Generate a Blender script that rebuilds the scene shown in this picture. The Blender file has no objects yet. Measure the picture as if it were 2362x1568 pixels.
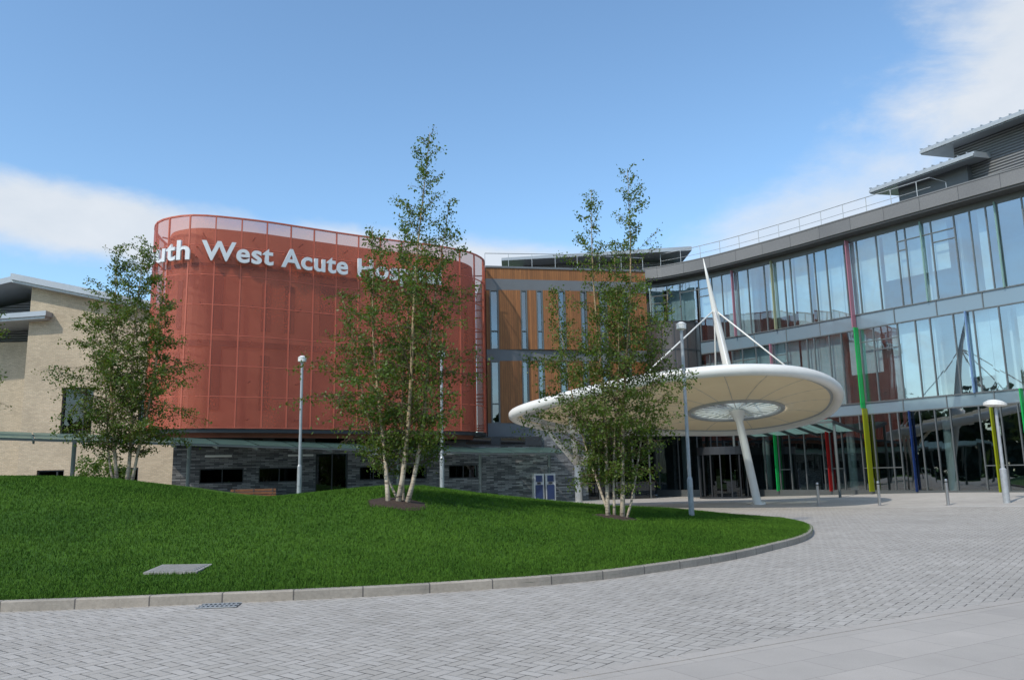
import bpy, math, random
import numpy as np
from mathutils import Vector, Matrix
random.seed(7); rng=np.random.default_rng(7)
scene=bpy.context.scene
scene.view_settings.view_transform='Standard'
scene.view_settings.look='None'
scene.view_settings.exposure=0
SC=scene.collection

# ---------------------------------------------------------------- nodes
class NT:
    def __init__(s,tree): s.t=tree; s.n=tree.nodes; s.l=tree.links
    def new(s,t,**k):
        n=s.n.new(t)
        for a,b in k.items(): setattr(n,a,b)
        return n
    def put(s,sock,v):
        if isinstance(v,bpy.types.NodeSocket): s.l.new(v,sock)
        elif v is not None: sock.default_value=v
    def M(s,op,a,b=None,c=None,clamp=False):
        n=s.new('ShaderNodeMath',operation=op); n.use_clamp=clamp
        s.put(n.inputs[0],a); s.put(n.inputs[1],b); s.put(n.inputs[2],c)
        return n.outputs[0]
    def mix(s,f,a,b,bt='MIX'):
        n=s.new('ShaderNodeMixRGB',blend_type=bt)
        for i,v in enumerate((f,a,b)):
            if isinstance(v,(tuple,list)) and len(v)==3: v=(*v,1)
            s.put(n.inputs[i],v)
        return n.outputs[0]
    def ramp(s,f,stops,interp='LINEAR'):
        n=s.new('ShaderNodeValToRGB'); cr=n.color_ramp; cr.interpolation=interp
        while len(cr.elements)<len(stops): cr.elements.new(0.5)
        for e,(p,c) in zip(cr.elements,stops):
            e.position=p
            e.color=(c,c,c,1) if isinstance(c,(int,float)) else (*c,1)
        s.put(n.inputs[0],f); return n.outputs[0]
    def noise(s,vec,scale,detail=4,rough=.55,dist=0,col=False):
        n=s.new('ShaderNodeTexNoise'); s.put(n.inputs['Vector'],vec)
        n.inputs['Scale'].default_value=scale; n.inputs['Detail'].default_value=detail
        n.inputs['Roughness'].default_value=rough; n.inputs['Distortion'].default_value=dist
        return n.outputs['Color' if col else 'Fac']
    def mapping(s,vec,loc=(0,0,0),rot=(0,0,0),scale=(1,1,1)):
        n=s.new('ShaderNodeMapping'); s.put(n.inputs['Vector'],vec)
        n.inputs['Location'].default_value=loc; n.inputs['Rotation'].default_value=rot
        n.inputs['Scale'].default_value=scale; return n.outputs[0]
    def smooth(s,v,a,b):
        n=s.new('ShaderNodeMapRange',interpolation_type='SMOOTHSTEP')
        s.put(n.inputs[0],v); n.inputs[1].default_value=a; n.inputs[2].default_value=b
        return n.outputs[0]
    def bump(s,h,strength=.3,dist=.02):
        n=s.new('ShaderNodeBump'); s.put(n.inputs['Height'],h)
        n.inputs['Strength'].default_value=strength; n.inputs['Distance'].default_value=dist
        return n.outputs[0]

def base_mat(name):
    m=bpy.data.materials.new(name); m.use_nodes=True
    nt=NT(m.node_tree); p=nt.n['Principled BSDF']; o=nt.n['Material Output']
    return m,nt,p,o
def pm(name,col,rough=.6,metal=0,var=.12,scale=1.5,bump=0,bscale=30,spec=.5):
    m,nt,p,o=base_mat(name)
    tc=nt.new('ShaderNodeTexCoord').outputs['Object']
    f=nt.noise(tc,scale,5,.6)
    d=tuple(c*(1-var) for c in col); l=tuple(min(1,c*(1+var)) for c in col)
    nt.put(p.inputs['Base Color'],nt.ramp(f,[(.3,d),(.7,l)]))
    p.inputs['Roughness'].default_value=rough; p.inputs['Metallic'].default_value=metal
    p.inputs['Specular IOR Level'].default_value=spec
    if bump: nt.put(p.inputs['Normal'],nt.bump(nt.noise(tc,bscale,3),bump,.01))
    return m

# ---------------------------------------------------------------- materials
M={}
M['white']=pm('white_painted_steel',(.74,.73,.69),.35,var=.04)
M['letter']=pm('white_letters',(.64,.66,.68),.4,var=.03)
M['galv']=pm('galvanised_steel',(.38,.40,.41),.45,.3,var=.12,scale=6)
M['steel']=pm('stainless_steel',(.5,.5,.5),.28,.9,var=.06)
M['frame']=pm('grey_aluminium_frame',(.11,.12,.12),.4,.3,var=.08)
M['framelight']=pm('light_mullion',(.14,.15,.15),.4,.4,var=.08)
M['dark']=pm('dark_metal',(.035,.038,.042),.45,.2,var=.1)
M['walksteel']=pm('walkway_steel',(.11,.125,.12),.5,.2,var=.1)
M['fascia']=pm('fascia_panel',(.18,.175,.17),.42,.2,var=.06,scale=.6)
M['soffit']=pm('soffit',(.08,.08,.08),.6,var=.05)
M['roofmetal']=pm('zinc_roof',(.36,.39,.42),.4,.2,var=.08,scale=.8)
M['greyband']=pm('grey_render_band',(.12,.13,.14),.55,var=.06)
M['interior']=pm('interior_wall',(.58,.60,.59),.8,var=.15,scale=.5)
M['blind']=pm('window_blind',(.56,.64,.66),.8,var=.22,scale=.7)
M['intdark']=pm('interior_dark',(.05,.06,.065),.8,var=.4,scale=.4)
M['slab']=pm('ceiling_slab',(.45,.45,.43),.8,var=.05)
M['blue']=pm('blue_panel',(.015,.03,.09),.4,var=.05)
M['wood']=pm('bench_wood',(.28,.12,.05),.6,var=.25,scale=8)
M['soil']=pm('bark_mulch',(.045,.027,.018),.95,var=.5,scale=20,bump=.8,bscale=40)
M['iron']=pm('cast_iron',(.03,.03,.03),.6,.4,var=.2)
M['concrete']=pm('concrete_cover',(.27,.26,.24),.85,var=.2,scale=12,bump=.3,bscale=80)
M['coversteel']=pm('cover_infill',(.22,.22,.21),.75,var=.25,scale=20,bump=.4,bscale=60)
M['bird_twig']=pm('birch_twig',(.09,.06,.035),.8,var=.3,scale=10)
M['drum']=pm('bronze_cladding',(.09,.075,.07),.35,.4,var=.1)

def glassmat(name,tint,refl,rcol=(.8,.86,.9),rough=.01,bump=0):
    m,nt,p,o=base_mat(name); nt.n.remove(p)
    t=nt.new('ShaderNodeBsdfTransparent'); t.inputs[0].default_value=(*tint,1)
    g=nt.new('ShaderNodeBsdfGlossy'); g.inputs['Color'].default_value=(*rcol,1); g.inputs['Roughness'].default_value=rough
    if bump:
        tc=nt.new('ShaderNodeTexCoord').outputs['Object']
        b=nt.bump(nt.noise(tc,.35,1),bump,.05); nt.put(g.inputs['Normal'],b)
    lw=nt.new('ShaderNodeLayerWeight'); lw.inputs[0].default_value=.5
    f=nt.M('ADD',nt.M('MULTIPLY',nt.M('POWER',lw.outputs['Facing'],4.0),.8),refl+.04,clamp=True)
    x=nt.new('ShaderNodeMixShader'); nt.put(x.inputs[0],f); nt.l.new(t.outputs[0],x.inputs[1]); nt.l.new(g.outputs[0],x.inputs[2])
    nt.l.new(x.outputs[0],o.inputs[0]); return m
M['glass']=glassmat('curtain_wall_glass',(.66,.78,.80),.30,bump=.25)
M['glassg']=glassmat('ground_floor_glass',(.42,.52,.52),.22,bump=.25)
M['glassdark']=glassmat('dark_window_glass',(.12,.15,.17),.04)
M['glasswin']=glassmat('timber_wall_window_glass',(.25,.32,.36),.20)
M['oculus']=glassmat('oculus_glass',(.6,.7,.72),.12,(.7,.75,.78),.15)
# translucent teal walkway glazing
m,nt,p,o=base_mat('walkway_glass')
p.inputs['Base Color'].default_value=(.22,.36,.33,1); p.inputs['Roughness'].default_value=.2
t=nt.new('ShaderNodeBsdfTranslucent'); t.inputs[0].default_value=(.30,.50,.45,1)
tr=nt.new('ShaderNodeBsdfTransparent'); tr.inputs[0].default_value=(.6,.8,.76,1)
x=nt.new('ShaderNodeMixShader'); x.inputs[0].default_value=.6; nt.l.new(p.outputs[0],x.inputs[1]); nt.l.new(t.outputs[0],x.inputs[2])
x2=nt.new('ShaderNodeMixShader'); x2.inputs[0].default_value=.35; nt.l.new(x.outputs[0],x2.inputs[1]); nt.l.new(tr.outputs[0],x2.inputs[2])
nt.l.new(x2.outputs[0],o.inputs[0]); M['walkglass']=m
def colglass(name,c):
    m,nt,p,o=base_mat(name)
    tc=nt.new('ShaderNodeTexCoord').outputs['Object']
    nt.put(p.inputs['Base Color'],nt.mix(nt.noise(tc,1.2),tuple(k*.85 for k in c),c))
    p.inputs['Roughness'].default_value=.15
    t=nt.new('ShaderNodeBsdfTranslucent'); t.inputs[0].default_value=(*c,1)
    x=nt.new('ShaderNodeMixShader'); x.inputs[0].default_value=.35
    nt.l.new(p.outputs[0],x.inputs[1]); nt.l.new(t.outputs[0],x.inputs[2]); nt.l.new(x.outputs[0],o.inputs[0]); return m
for k,c in dict(pink=(.50,.22,.28),green=(.02,.50,.12),yellow=(.36,.40,.02),paleyel=(.40,.42,.25),red=(.38,.02,.02),navy=(.02,.05,.18),lblue=(.22,.36,.60),palegr=(.28,.46,.40)).items():
    M['c_'+k]=colglass('coloured_glass_'+k,c)

m,nt,p,o=base_mat('spandrel_glass'); p.inputs['Base Color'].default_value=(.15,.21,.25,1); p.inputs['Roughness'].default_value=.06
p.inputs['Specular IOR Level'].default_value=1.0; p.inputs['Coat Weight'].default_value=.6; p.inputs['Coat Roughness'].default_value=.03
M['spandrel']=m

def uvsock(nt): return nt.new('ShaderNodeTexCoord').outputs['UV']
def brickmat(name,c1,c2,mort,bw,bh,ms=.01,bias=0,rough=.85,big=.3,noisec=None):
    m,nt,p,o=base_mat(name); uv=uvsock(nt)
    b=nt.new('ShaderNodeTexBrick'); nt.put(b.inputs['Vector'],uv)
    b.inputs['Color1'].default_value=(*c1,1); b.inputs['Color2'].default_value=(*c2,1); b.inputs['Mortar'].default_value=(*mort,1)
    b.inputs['Scale'].default_value=1; b.inputs['Brick Width'].default_value=bw; b.inputs['Row Height'].default_value=bh
    b.inputs['Mortar Size'].default_value=ms; b.inputs['Bias'].default_value=bias; b.inputs['Mortar Smooth'].default_value=.1
    n=nt.noise(uv,big,5,.6)
    col=nt.mix(1,b.outputs['Color'],nt.ramp(n,[(.3,.82),(.7,1.10)]),'MULTIPLY')
    n2=nt.noise(uv,14,4,.7)
    col=nt.mix(1,col,nt.ramp(n2,[(.3,.84),(.7,1.12)]),'MULTIPLY')
    nt.put(p.inputs['Base Color'],col); p.inputs['Roughness'].default_value=rough
    nt.put(p.inputs['Normal'],nt.bump(nt.M('ADD',nt.M('SUBTRACT',1,b.outputs['Fac']),nt.M('MULTIPLY',n2,.6)),.5,.015))
    return m
M['brick']=brickmat('cream_brick',(.56,.455,.315),(.45,.365,.25),(.38,.33,.26),.225,.075,.008)
M['slate']=brickmat('slate_stone_cladding',(.07,.072,.076),(.32,.32,.32),(.025,.025,.025),.45,.085,.007,bias=-.1,rough=.6)
# timber
m,nt,p,o=base_mat('timber_cladding'); uv=uvsock(nt)
sx=nt.new('ShaderNodeSeparateXYZ'); nt.put(sx.inputs[0],uv)
fx=nt.M('FRACT',nt.M('MULTIPLY',sx.outputs[0],1/.14)); gap=nt.M('LESS_THAN',fx,.08)
cell=nt.M('FLOOR',nt.M('MULTIPLY',sx.outputs[0],1/.14))
wn=nt.new('ShaderNodeTexWhiteNoise',noise_dimensions='1D'); nt.put(wn.inputs['W'],cell)
gr=nt.noise(nt.mapping(uv,scale=(14,.7,1)),2,5,.7)
c=nt.ramp(gr,[(.25,(.15,.055,.015)),(.55,(.26,.105,.030)),(.8,(.34,.15,.05))])
c=nt.mix(1,c,nt.ramp(wn.outputs[0],[(0,.8),(1,1.15)]),'MULTIPLY'); c=nt.mix(gap,c,(.06,.025,.01))
nt.put(p.inputs['Base Color'],c); p.inputs['Roughness'].default_value=.65; M['timber']=m
# louvre (horizontal ribs)
m,nt,p,o=base_mat('louvre_cladding'); uv=uvsock(nt)
sx=nt.new('ShaderNodeSeparateXYZ'); nt.put(sx.inputs[0],uv)
w=nt.M('SINE',nt.M('MULTIPLY',sx.outputs[1],2*math.pi/.16))
nt.put(p.inputs['Base Color'],nt.ramp(nt.M('ADD',nt.M('MULTIPLY',w,.5),.5),[(0,(.10,.105,.11)),(1,(.30,.31,.32))]))
p.inputs['Roughness'].default_value=.45; p.inputs['Metallic'].default_value=.3
nt.put(p.inputs['Normal'],nt.bump(w,.8,.04)); M['louvre']=m
# red perforated mesh
m,nt,p,o=base_mat('red_perforated_screen'); uv=uvsock(nt)
n=nt.noise(nt.mapping(uv,scale=(.4,.15,1)),1,3)
sx=nt.new('ShaderNodeSeparateXYZ'); nt.put(sx.inputs[0],uv)
cell=nt.M('FLOOR',nt.M('DIVIDE',sx.outputs[0],1.2)); cell2=nt.M('FLOOR',nt.M('DIVIDE',nt.M('SUBTRACT',sx.outputs[1],4.02),1.455))
wn=nt.new('ShaderNodeTexWhiteNoise',noise_dimensions='1D'); nt.put(wn.inputs['W'],nt.M('ADD',cell,nt.M('MULTIPLY',cell2,37)))
col=nt.ramp(n,[(.3,(.45,.082,.042)),(.7,(.56,.125,.062))])
col=nt.mix(1,col,nt.ramp(wn.outputs[0],[(0,.88),(1,1.08)]),'MULTIPLY')
weave=nt.noise(nt.mapping(uv,scale=(1,1,1)),14,2,.5)
col=nt.mix(1,col,nt.ramp(weave,[(.35,.88),(.65,1.10)]),'MULTIPLY')
nt.put(p.inputs['Base Color'],col); p.inputs['Roughness'].default_value=.42
t=nt.new('ShaderNodeBsdfTransparent'); x=nt.new('ShaderNodeMixShader')
x.inputs[0].default_value=.46
nt.l.new(p.outputs[0],x.inputs[1]); nt.l.new(t.outputs[0],x.inputs[2]); nt.l.new(x.outputs[0],o.inputs[0]); M['redmesh']=m
M['redframe']=pm('red_frame',(.48,.115,.065),.5,var=.08)
M['redback']=pm('wall_behind_screen',(.36,.13,.085),.8,var=.15)
M['reddark']=pm('window_behind_screen',(.015,.012,.012),.4,var=.2)
# fabric
m,nt,p,o=base_mat('canopy_fabric')
p.inputs['Roughness'].default_value=.6
tc=nt.new('ShaderNodeTexCoord').outputs['Object']
nt.put(p.inputs['Base Color'],nt.ramp(nt.noise(tc,.7,4),[(.3,(.68,.60,.44)),(.7,(.77,.69,.52))]))
t=nt.new('ShaderNodeBsdfTranslucent'); t.inputs[0].default_value=(.85,.75,.55,1)
x=nt.new('ShaderNodeMixShader'); x.inputs[0].default_value=.3
nt.l.new(p.outputs[0],x.inputs[1]); nt.l.new(t.outputs[0],x.inputs[2]); nt.l.new(x.outputs[0],o.inputs[0]); M['fabric']=m
# leaves
def leafmat(name,a,b,c):
    m,nt,p,o=base_mat(name)
    tc=nt.new('ShaderNodeTexCoord').outputs['Object']
    f=nt.noise(tc,2.2,6,.75)
    col=nt.ramp(f,[(.3,a),(.5,b),(.72,c)]); nt.put(p.inputs['Base Color'],col); p.inputs['Roughness'].default_value=.5
    t=nt.new('ShaderNodeBsdfTranslucent'); nt.put(t.inputs[0],nt.mix(1,col,(1.5,1.6,.7),'MULTIPLY'))
    x=nt.new('ShaderNodeMixShader'); x.inputs[0].default_value=.4
    nt.l.new(p.outputs[0],x.inputs[1]); nt.l.new(t.outputs[0],x.inputs[2]); nt.l.new(x.outputs[0],o.inputs[0]); return m
M['leaf']=leafmat('birch_leaves',(.048,.088,.011),(.085,.142,.017),(.14,.20,.028))
M['leafbrown']=leafmat('birch_leaves_bronze',(.075,.070,.010),(.105,.12,.015),(.15,.175,.025))
M['darkleaf']=leafmat('dark_foliage',(.008,.016,.005),(.016,.03,.008),(.03,.045,.012))
# birch bark
m,nt,p,o=base_mat('birch_bark'); tc=nt.new('ShaderNodeTexCoord').outputs['Object']
sx=nt.new('ShaderNodeSeparateXYZ'); nt.put(sx.inputs[0],tc)
hz=nt.noise(nt.mapping(tc,scale=(3,3,22)),1,4,.7)
low=nt.ramp(hz,[(.36,(.07,.05,.04)),(.44,(.46,.38,.28)),(.7,(.56,.49,.38))])
up=nt.ramp(hz,[(.3,(.12,.075,.04)),(.45,(.30,.21,.11)),(.7,(.40,.30,.17))])
nt.put(p.inputs['Base Color'],nt.mix(nt.smooth(sx.outputs[2],1.2,3.6),low,up)); p.inputs['Roughness'].default_value=.7; M['bark']=m
# grass
def grassmat(name,mul):
    m,nt,p,o=base_mat(name); tc=nt.new('ShaderNodeTexCoord').outputs['Object']
    a=nt.noise(tc,.45,5,.6); b=nt.noise(tc,9,5,.7); c=nt.noise(tc,70,3,.7)
    col=nt.ramp(a,[(.3,(.040*mul,.104*mul,.009*mul)),(.7,(.074*mul,.162*mul,.016*mul))])
    col=nt.mix(1,col,nt.ramp(b,[(.3,.7),(.7,1.25)]),'MULTIPLY'); col=nt.mix(1,col,nt.ramp(c,[(.3,.6),(.7,1.35)]),'MULTIPLY')
    nt.put(p.inputs['Base Color'],col); p.inputs['Roughness'].default_value=.75; p.inputs['Specular IOR Level'].default_value=.15
    nt.put(p.inputs['Normal'],nt.bump(nt.M('ADD',b,c),.8,.03)); return m
M['grass']=grassmat('lawn_grass',1.0)
M['blade']=grassmat('grass_blades',1.2)
# paving herringbone
def paving():
    m,nt,p,o=base_mat('block_paving'); tc=nt.new('ShaderNodeTexCoord').outputs['Object']
    sw=.115
    v=nt.mapping(tc,rot=(0,0,math.radians(38)),scale=(1/sw,1/sw,1))
    s=nt.new('ShaderNodeSeparateXYZ'); nt.put(s.inputs[0],v); X,Y=s.outputs[0],s.outputs[1]
    i=nt.M('FLOOR',X); j=nt.M('FLOOR',Y); fx=nt.M('SUBTRACT',X,i); fy=nt.M('SUBTRACT',Y,j)
    mm=nt.M('FLOORED_MODULO',nt.M('SUBTRACT',i,j),4.0)
    eq=[nt.M('COMPARE',mm,float(k),.3) for k in range(4)]
    big=2.0
    dl=nt.M('ADD',fx,nt.M('MULTIPLY',eq[1],big)); dr=nt.M('ADD',nt.M('SUBTRACT',1,fx),nt.M('MULTIPLY',eq[0],big))
    db=nt.M('ADD',fy,nt.M('MULTIPLY',eq[2],big)); dt=nt.M('ADD',nt.M('SUBTRACT',1,fy),nt.M('MULTIPLY',eq[3],big))
    d=nt.M('MINIMUM',nt.M('MINIMUM',dl,dr),nt.M('MINIMUM',db,dt))
    ii=nt.M('SUBTRACT',i,eq[1]); jj=nt.M('SUBTRACT',j,eq[2])
    cv=nt.new('ShaderNodeCombineXYZ'); nt.put(cv.inputs[0],ii); nt.put(cv.inputs[1],jj)
    wn=nt.new('ShaderNodeTexWhiteNoise',noise_dimensions='2D'); nt.put(wn.inputs['Vector'],cv.outputs[0])
    jn=nt.noise(tc,4.5,5,.7)
    joint=nt.smooth(d,.03,.085)
    jc=nt.mix(nt.ramp(jn,[(.40,0),(.58,1)]),(.085,.078,.07),(.33,.31,.28))
    fine=nt.noise(tc,160,3,.8); lg=nt.noise(tc,.35,6,.65); md=nt.noise(tc,2.5,6,.7)
    base=nt.mix(wn.outputs[0],(.385,.355,.315),(.450,.418,.378))
    base=nt.mix(1,base,nt.ramp(fine,[(.3,.84),(.7,1.13)]),'MULTIPLY')
    hb=nt.mix(joint,jc,base)
    br=nt.new('ShaderNodeTexBrick'); nt.put(br.inputs['Vector'],nt.mapping(tc,rot=(0,0,math.radians(54))))
    for k,c in (('Color1',(.45,.42,.38)),('Color2',(.41,.38,.345)),('Mortar',(.3,.28,.255))): br.inputs[k].default_value=(*c,1)
    br.inputs['Scale'].default_value=1; br.inputs['Brick Width'].default_value=.6; br.inputs['Row Height'].default_value=.4; br.inputs['Mortar Size'].default_value=.008
    so=nt.new('ShaderNodeSeparateXYZ'); nt.put(so.inputs[0],tc)
    sd=nt.M('SUBTRACT',nt.M('ADD',so.outputs[1],nt.M('MULTIPLY',so.outputs[0],.9)),45.5)
    col=nt.mix(nt.M('GREATER_THAN',sd,0.0),hb,br.outputs['Color'])
    edge=nt.M('LESS_THAN',nt.M('ABSOLUTE',sd),.12); col=nt.mix(edge,col,(.5,.48,.45))
    col=nt.mix(1,col,nt.ramp(lg,[(.3,.86),(.7,1.06)]),'MULTIPLY'); col=nt.mix(1,col,nt.ramp(md,[(.25,.66),(.38,.97),(.8,1.05)]),'MULTIPLY')
    sc=nt.noise(nt.mapping(tc,rot=(0,0,.5),scale=(.5,4,1)),1.1,6,.75)
    col=nt.mix(1,col,nt.ramp(sc,[(.30,.68),(.38,1.0)]),'MULTIPLY')
    nt.put(p.inputs['Base Color'],col); p.inputs['Roughness'].default_value=.85; p.inputs['Specular IOR Level'].default_value=.25
    nt.put(p.inputs['Normal'],nt.bump(nt.M('ADD',joint,nt.M('MULTIPLY',fine,.35)),.6,.008)); return m
M['paving']=paving()
m,nt,p,o=base_mat('footway_flags'); tc=nt.new('ShaderNodeTexCoord').outputs['Object']
br=nt.new('ShaderNodeTexBrick'); nt.put(br.inputs['Vector'],nt.mapping(tc,rot=(0,0,math.radians(-30))))
for k,c in (('Color1',(.44,.40,.355)),('Color2',(.40,.365,.325)),('Mortar',(.28,.255,.225))): br.inputs[k].default_value=(*c,1)
br.inputs['Scale'].default_value=1; br.inputs['Brick Width'].default_value=.75; br.inputs['Row Height'].default_value=.45; br.inputs['Mortar Size'].default_value=.004
fi=nt.noise(tc,140,3,.8); lg=nt.noise(tc,.6,6,.65)
col=nt.mix(1,br.outputs['Color'],nt.ramp(fi,[(.3,.84),(.7,1.12)]),'MULTIPLY'); col=nt.mix(1,col,nt.ramp(lg,[(.3,.86),(.7,1.05)]),'MULTIPLY')
nt.put(p.inputs['Base Color'],col); p.inputs['Roughness'].default_value=.85
nt.put(p.inputs['Normal'],nt.bump(fi,.3,.005)); M['flags']=m
M['kerb']=brickmat('granite_kerb',(.38,.335,.275),(.31,.28,.235),(.12,.11,.1),.915,3.0,.010,big=1.2)
M['fascia2']=brickmat('fascia_panels',(.175,.17,.165),(.155,.152,.15),(.05,.05,.05),1.9,5,.012,rough=.4,big=.2)

# ---------------------------------------------------------------- geometry helpers
class B:
    def __init__(s): s.v=[];s.f=[];s.m=[];s.uv=[];s.mats=[]
    def mi(s,k):
        if k not in s.mats: s.mats.append(k)
        return s.mats.index(k)
    def face(s,pts,mat,uv=None):
        i=len(s.v); s.v+=[tuple(p) for p in pts]; s.f.append(tuple(range(i,i+len(pts)))); s.m.append(s.mi(mat))
        s.uv+= uv if uv else [(p[0],p[1]) for p in pts]
    def hexa(s,a,mat):
        A=[Vector(q) for q in a]
        for q in ((0,1,5,4),(1,2,6,5),(2,3,7,6),(3,0,4,7),(4,5,6,7),(3,2,1,0)):
            P=[A[k] for k in q]; w=(P[1]-P[0]).length
            if q in ((4,5,6,7),(3,2,1,0)): uv=[(p.x,p.y) for p in P]
            else: uv=[(0,P[0].z),(w,P[1].z),(w,P[2].z),(0,P[3].z)]
            s.face(P,mat,uv)
    def box(s,c,size,mat,rot=0):
        dx,dy,dz=[k/2 for k in size]; cr,sr=math.cos(rot),math.sin(rot)
        P=[]
        for z in (-dz,dz):
            for x,y in ((-dx,-dy),(dx,-dy),(dx,dy),(-dx,dy)):
                P.append((c[0]+x*cr-y*sr,c[1]+x*sr+y*cr,c[2]+z))
        s.hexa(P,mat)
    def beam(s,a,b,w,h,mat):
        a=Vector(a);b=Vector(b);d=(b-a).normalized(); up=Vector((0,0,1)) if abs(d.z)<.98 else Vector((0,1,0))
        r=d.cross(up).normalized()*w/2; u=r.normalized().cross(d)*h/2
        s.hexa([a-r-u,a+r-u,b+r-u,b-r-u,a-r+u,a+r+u,b+r+u,b-r+u],mat)
    def tube(s,pts,rad,n,mat,cap=True):
        P=[Vector(q) for q in pts]; rings=[]
        prev=None
        for k,q in enumerate(P):
            d=(P[min(k+1,len(P)-1)]-P[max(k-1,0)]).normalized()
            if prev is None:
                up=Vector((0,0,1)) if abs(d.z)<.9 else Vector((1,0,0)); r=d.cross(up).normalized()
            else: r=(prev-d*prev.dot(d)).normalized()
            prev=r; u=d.cross(r); R=rad[k] if hasattr(rad,'__len__') else rad
            i=len(s.v); s.v+=[tuple(q+(r*math.cos(2*math.pi*j/n)+u*math.sin(2*math.pi*j/n))*R) for j in range(n)]; rings.append(i)
        mi=s.mi(mat)
        for a,b in zip(rings,rings[1:]):
            for j in range(n):
                s.f.append((a+j,a+(j+1)%n,b+(j+1)%n,b+j)); s.m.append(mi); s.uv+=[(0,0)]*4
        if cap:
            s.f.append(tuple(rings[0]+j for j in reversed(range(n)))); s.m.append(mi); s.uv+=[(0,0)]*n
            s.f.append(tuple(rings[-1]+j for j in range(n))); s.m.append(mi); s.uv+=[(0,0)]*n
    def obj(s,name,parent=None,smooth=False):
        me=bpy.data.meshes.new(name); me.from_pydata(s.v,[],s.f)
        for k in s.mats: me.materials.append(M[k])
        me.polygons.foreach_set('material_index',s.m)
        uvl=me.uv_layers.new(name='UVMap'); flat=np.array(s.uv,dtype=np.float32).ravel()
        uvl.data.foreach_set('uv',flat)
        if smooth: me.polygons.foreach_set('use_smooth',[True]*len(s.f))
        me.update(); o=bpy.data.objects.new(name,me); SC.objects.link(o)
        if parent: o.parent=parent
        return o
def empty(name,loc=(0,0,0)):
    e=bpy.data.objects.new(name,None); SC.objects.link(e); return e

def catmull(P,n=12,closed=False):
    out=[];N=len(P)
    rngk=range(N if closed else N-1)
    for k in rngk:
        if closed: p0,p1,p2,p3=P[k-1],P[k],P[(k+1)%N],P[(k+2)%N]
        else: p0,p1,p2,p3=P[max(k-1,0)],P[k],P[k+1],P[min(k+2,N-1)]
        for j in range(n):
            t=j/n
            out.append(tuple(.5*((2*b)+(-a+c)*t+(2*a-5*b+4*c-d)*t*t+(-a+3*b-3*c+d)*t**3) for a,b,c,d in zip(p0,p1,p2,p3)))
    if not closed: out.append(tuple(P[-1]))
    return out
class Path:
    def __init__(s,P,smooth=True):
        s.P=np.array(catmull(P) if smooth else P,dtype=float)[:,:2]
        d=np.linalg.norm(np.diff(s.P,axis=0),axis=1); s.s=np.concatenate([[0],np.cumsum(d)]); s.L=s.s[-1]
    def at(s,t,off=0,z=None):
        x=np.interp(t,s.s,s.P[:,0]); y=np.interp(t,s.s,s.P[:,1])
        e=.25; a=max(t-e,0); b=min(t+e,s.L)
        tx=np.interp(b,s.s,s.P[:,0])-np.interp(a,s.s,s.P[:,0]); ty=np.interp(b,s.s,s.P[:,1])-np.interp(a,s.s,s.P[:,1])
        l=math.hypot(tx,ty); tx/=l; ty/=l
        if t<0: x+=tx*t; y+=ty*t
        if t>s.L: x+=tx*(t-s.L); y+=ty*(t-s.L)
        x+=ty*off; y-=tx*off
        return (float(x),float(y)) if z is None else (float(x),float(y),z)
    def sx(s,x): return float(np.interp(x,s.P[:,0],s.s))
def ribbon(b,path,s0,s1,z0,z1,mat,off=0,step=.5):
    n=max(1,int((s1-s0)/step)); 
    for k in range(n):
        a=s0+(s1-s0)*k/n; c=s0+(s1-s0)*(k+1)/n
        b.face([path.at(a,off,z0),path.at(c,off,z0),path.at(c,off,z1),path.at(a,off,z1)],mat,[(a,z0),(c,z0),(c,z1),(a,z1)])
def pbox(b,path,s0,s1,d0,d1,z0,z1,mat,step=None):
    n=1 if not step else max(1,int((s1-s0)/step))
    for k in range(n):
        a=s0+(s1-s0)*k/n; c=s0+(s1-s0)*(k+1)/n
        q=[path.at(a,d1),path.at(c,d1),path.at(c,d0),path.at(a,d0)]
        A=[(x,y,z0) for x,y in q]+[(x,y,z1) for x,y in q]
        A=[Vector(v) for v in A]
        for qd in ((0,1,5,4),(1,2,6,5),(2,3,7,6),(3,0,4,7),(4,5,6,7),(3,2,1,0)):
            if n>1 and ((qd[0]==1 and k<n-1) or (qd[0]==3 and qd[1]==0 and k>0)): continue
            P=[A[i] for i in qd]
            if qd==(0,1,5,4): uv=[(a,z0),(c,z0),(c,z1),(a,z1)]
            elif qd==(2,3,7,6): uv=[(c,z0),(a,z0),(a,z1),(c,z1)]
            elif qd in ((1,2,6,5),(3,0,4,7)):
                w=(P[1]-P[0]).length; uv=[(0,z0),(w,z0),(w,z1),(0,z1)]
            else: uv=[(v.x,v.y) for v in P]
            b.face(P,mat,uv)

def S(t): t=np.clip(t,0,1); return t*t*(3-2*t)
def g(x,y):
    return .35*S((x-13)/10)*S((y-24)/8)+.30*S((y-32)/3.5)*S((-x-1)/5)

# ---------------------------------------------------------------- ground
nx,ny=121,111
xs=np.linspace(-60,60,nx); ys=np.linspace(-30,80,ny)
X,Y=np.meshgrid(xs,ys); Z=g(X,Y)
me=bpy.data.meshes.new('forecourt_paving')
V=np.stack([X.ravel(),Y.ravel(),Z.ravel()],1)
F=[(r*nx+c,r*nx+c+1,(r+1)*nx+c+1,(r+1)*nx+c) for r in range(ny-1) for c in range(nx-1)]
me.from_pydata(V.tolist(),[],F); me.materials.append(M['paving']); me.polygons.foreach_set('use_smooth',[True]*len(F))
o=bpy.data.objects.new('forecourt_paving',me); SC.objects.link(o)
b=B(); b.face([(-3000,-3000,-.06),(3000,-3000,-.06),(3000,3000,-.06),(-3000,3000,-.06)],'grass'); b.obj('ground')
edge=catmull([(-3.5,4.7),(-1.2,5.9),(.2,6.6),(1.3,7.2),(3,8.2),(6,9.9),(10,12.0),(16,14.6),(30,19)],6)
b=B()
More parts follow.
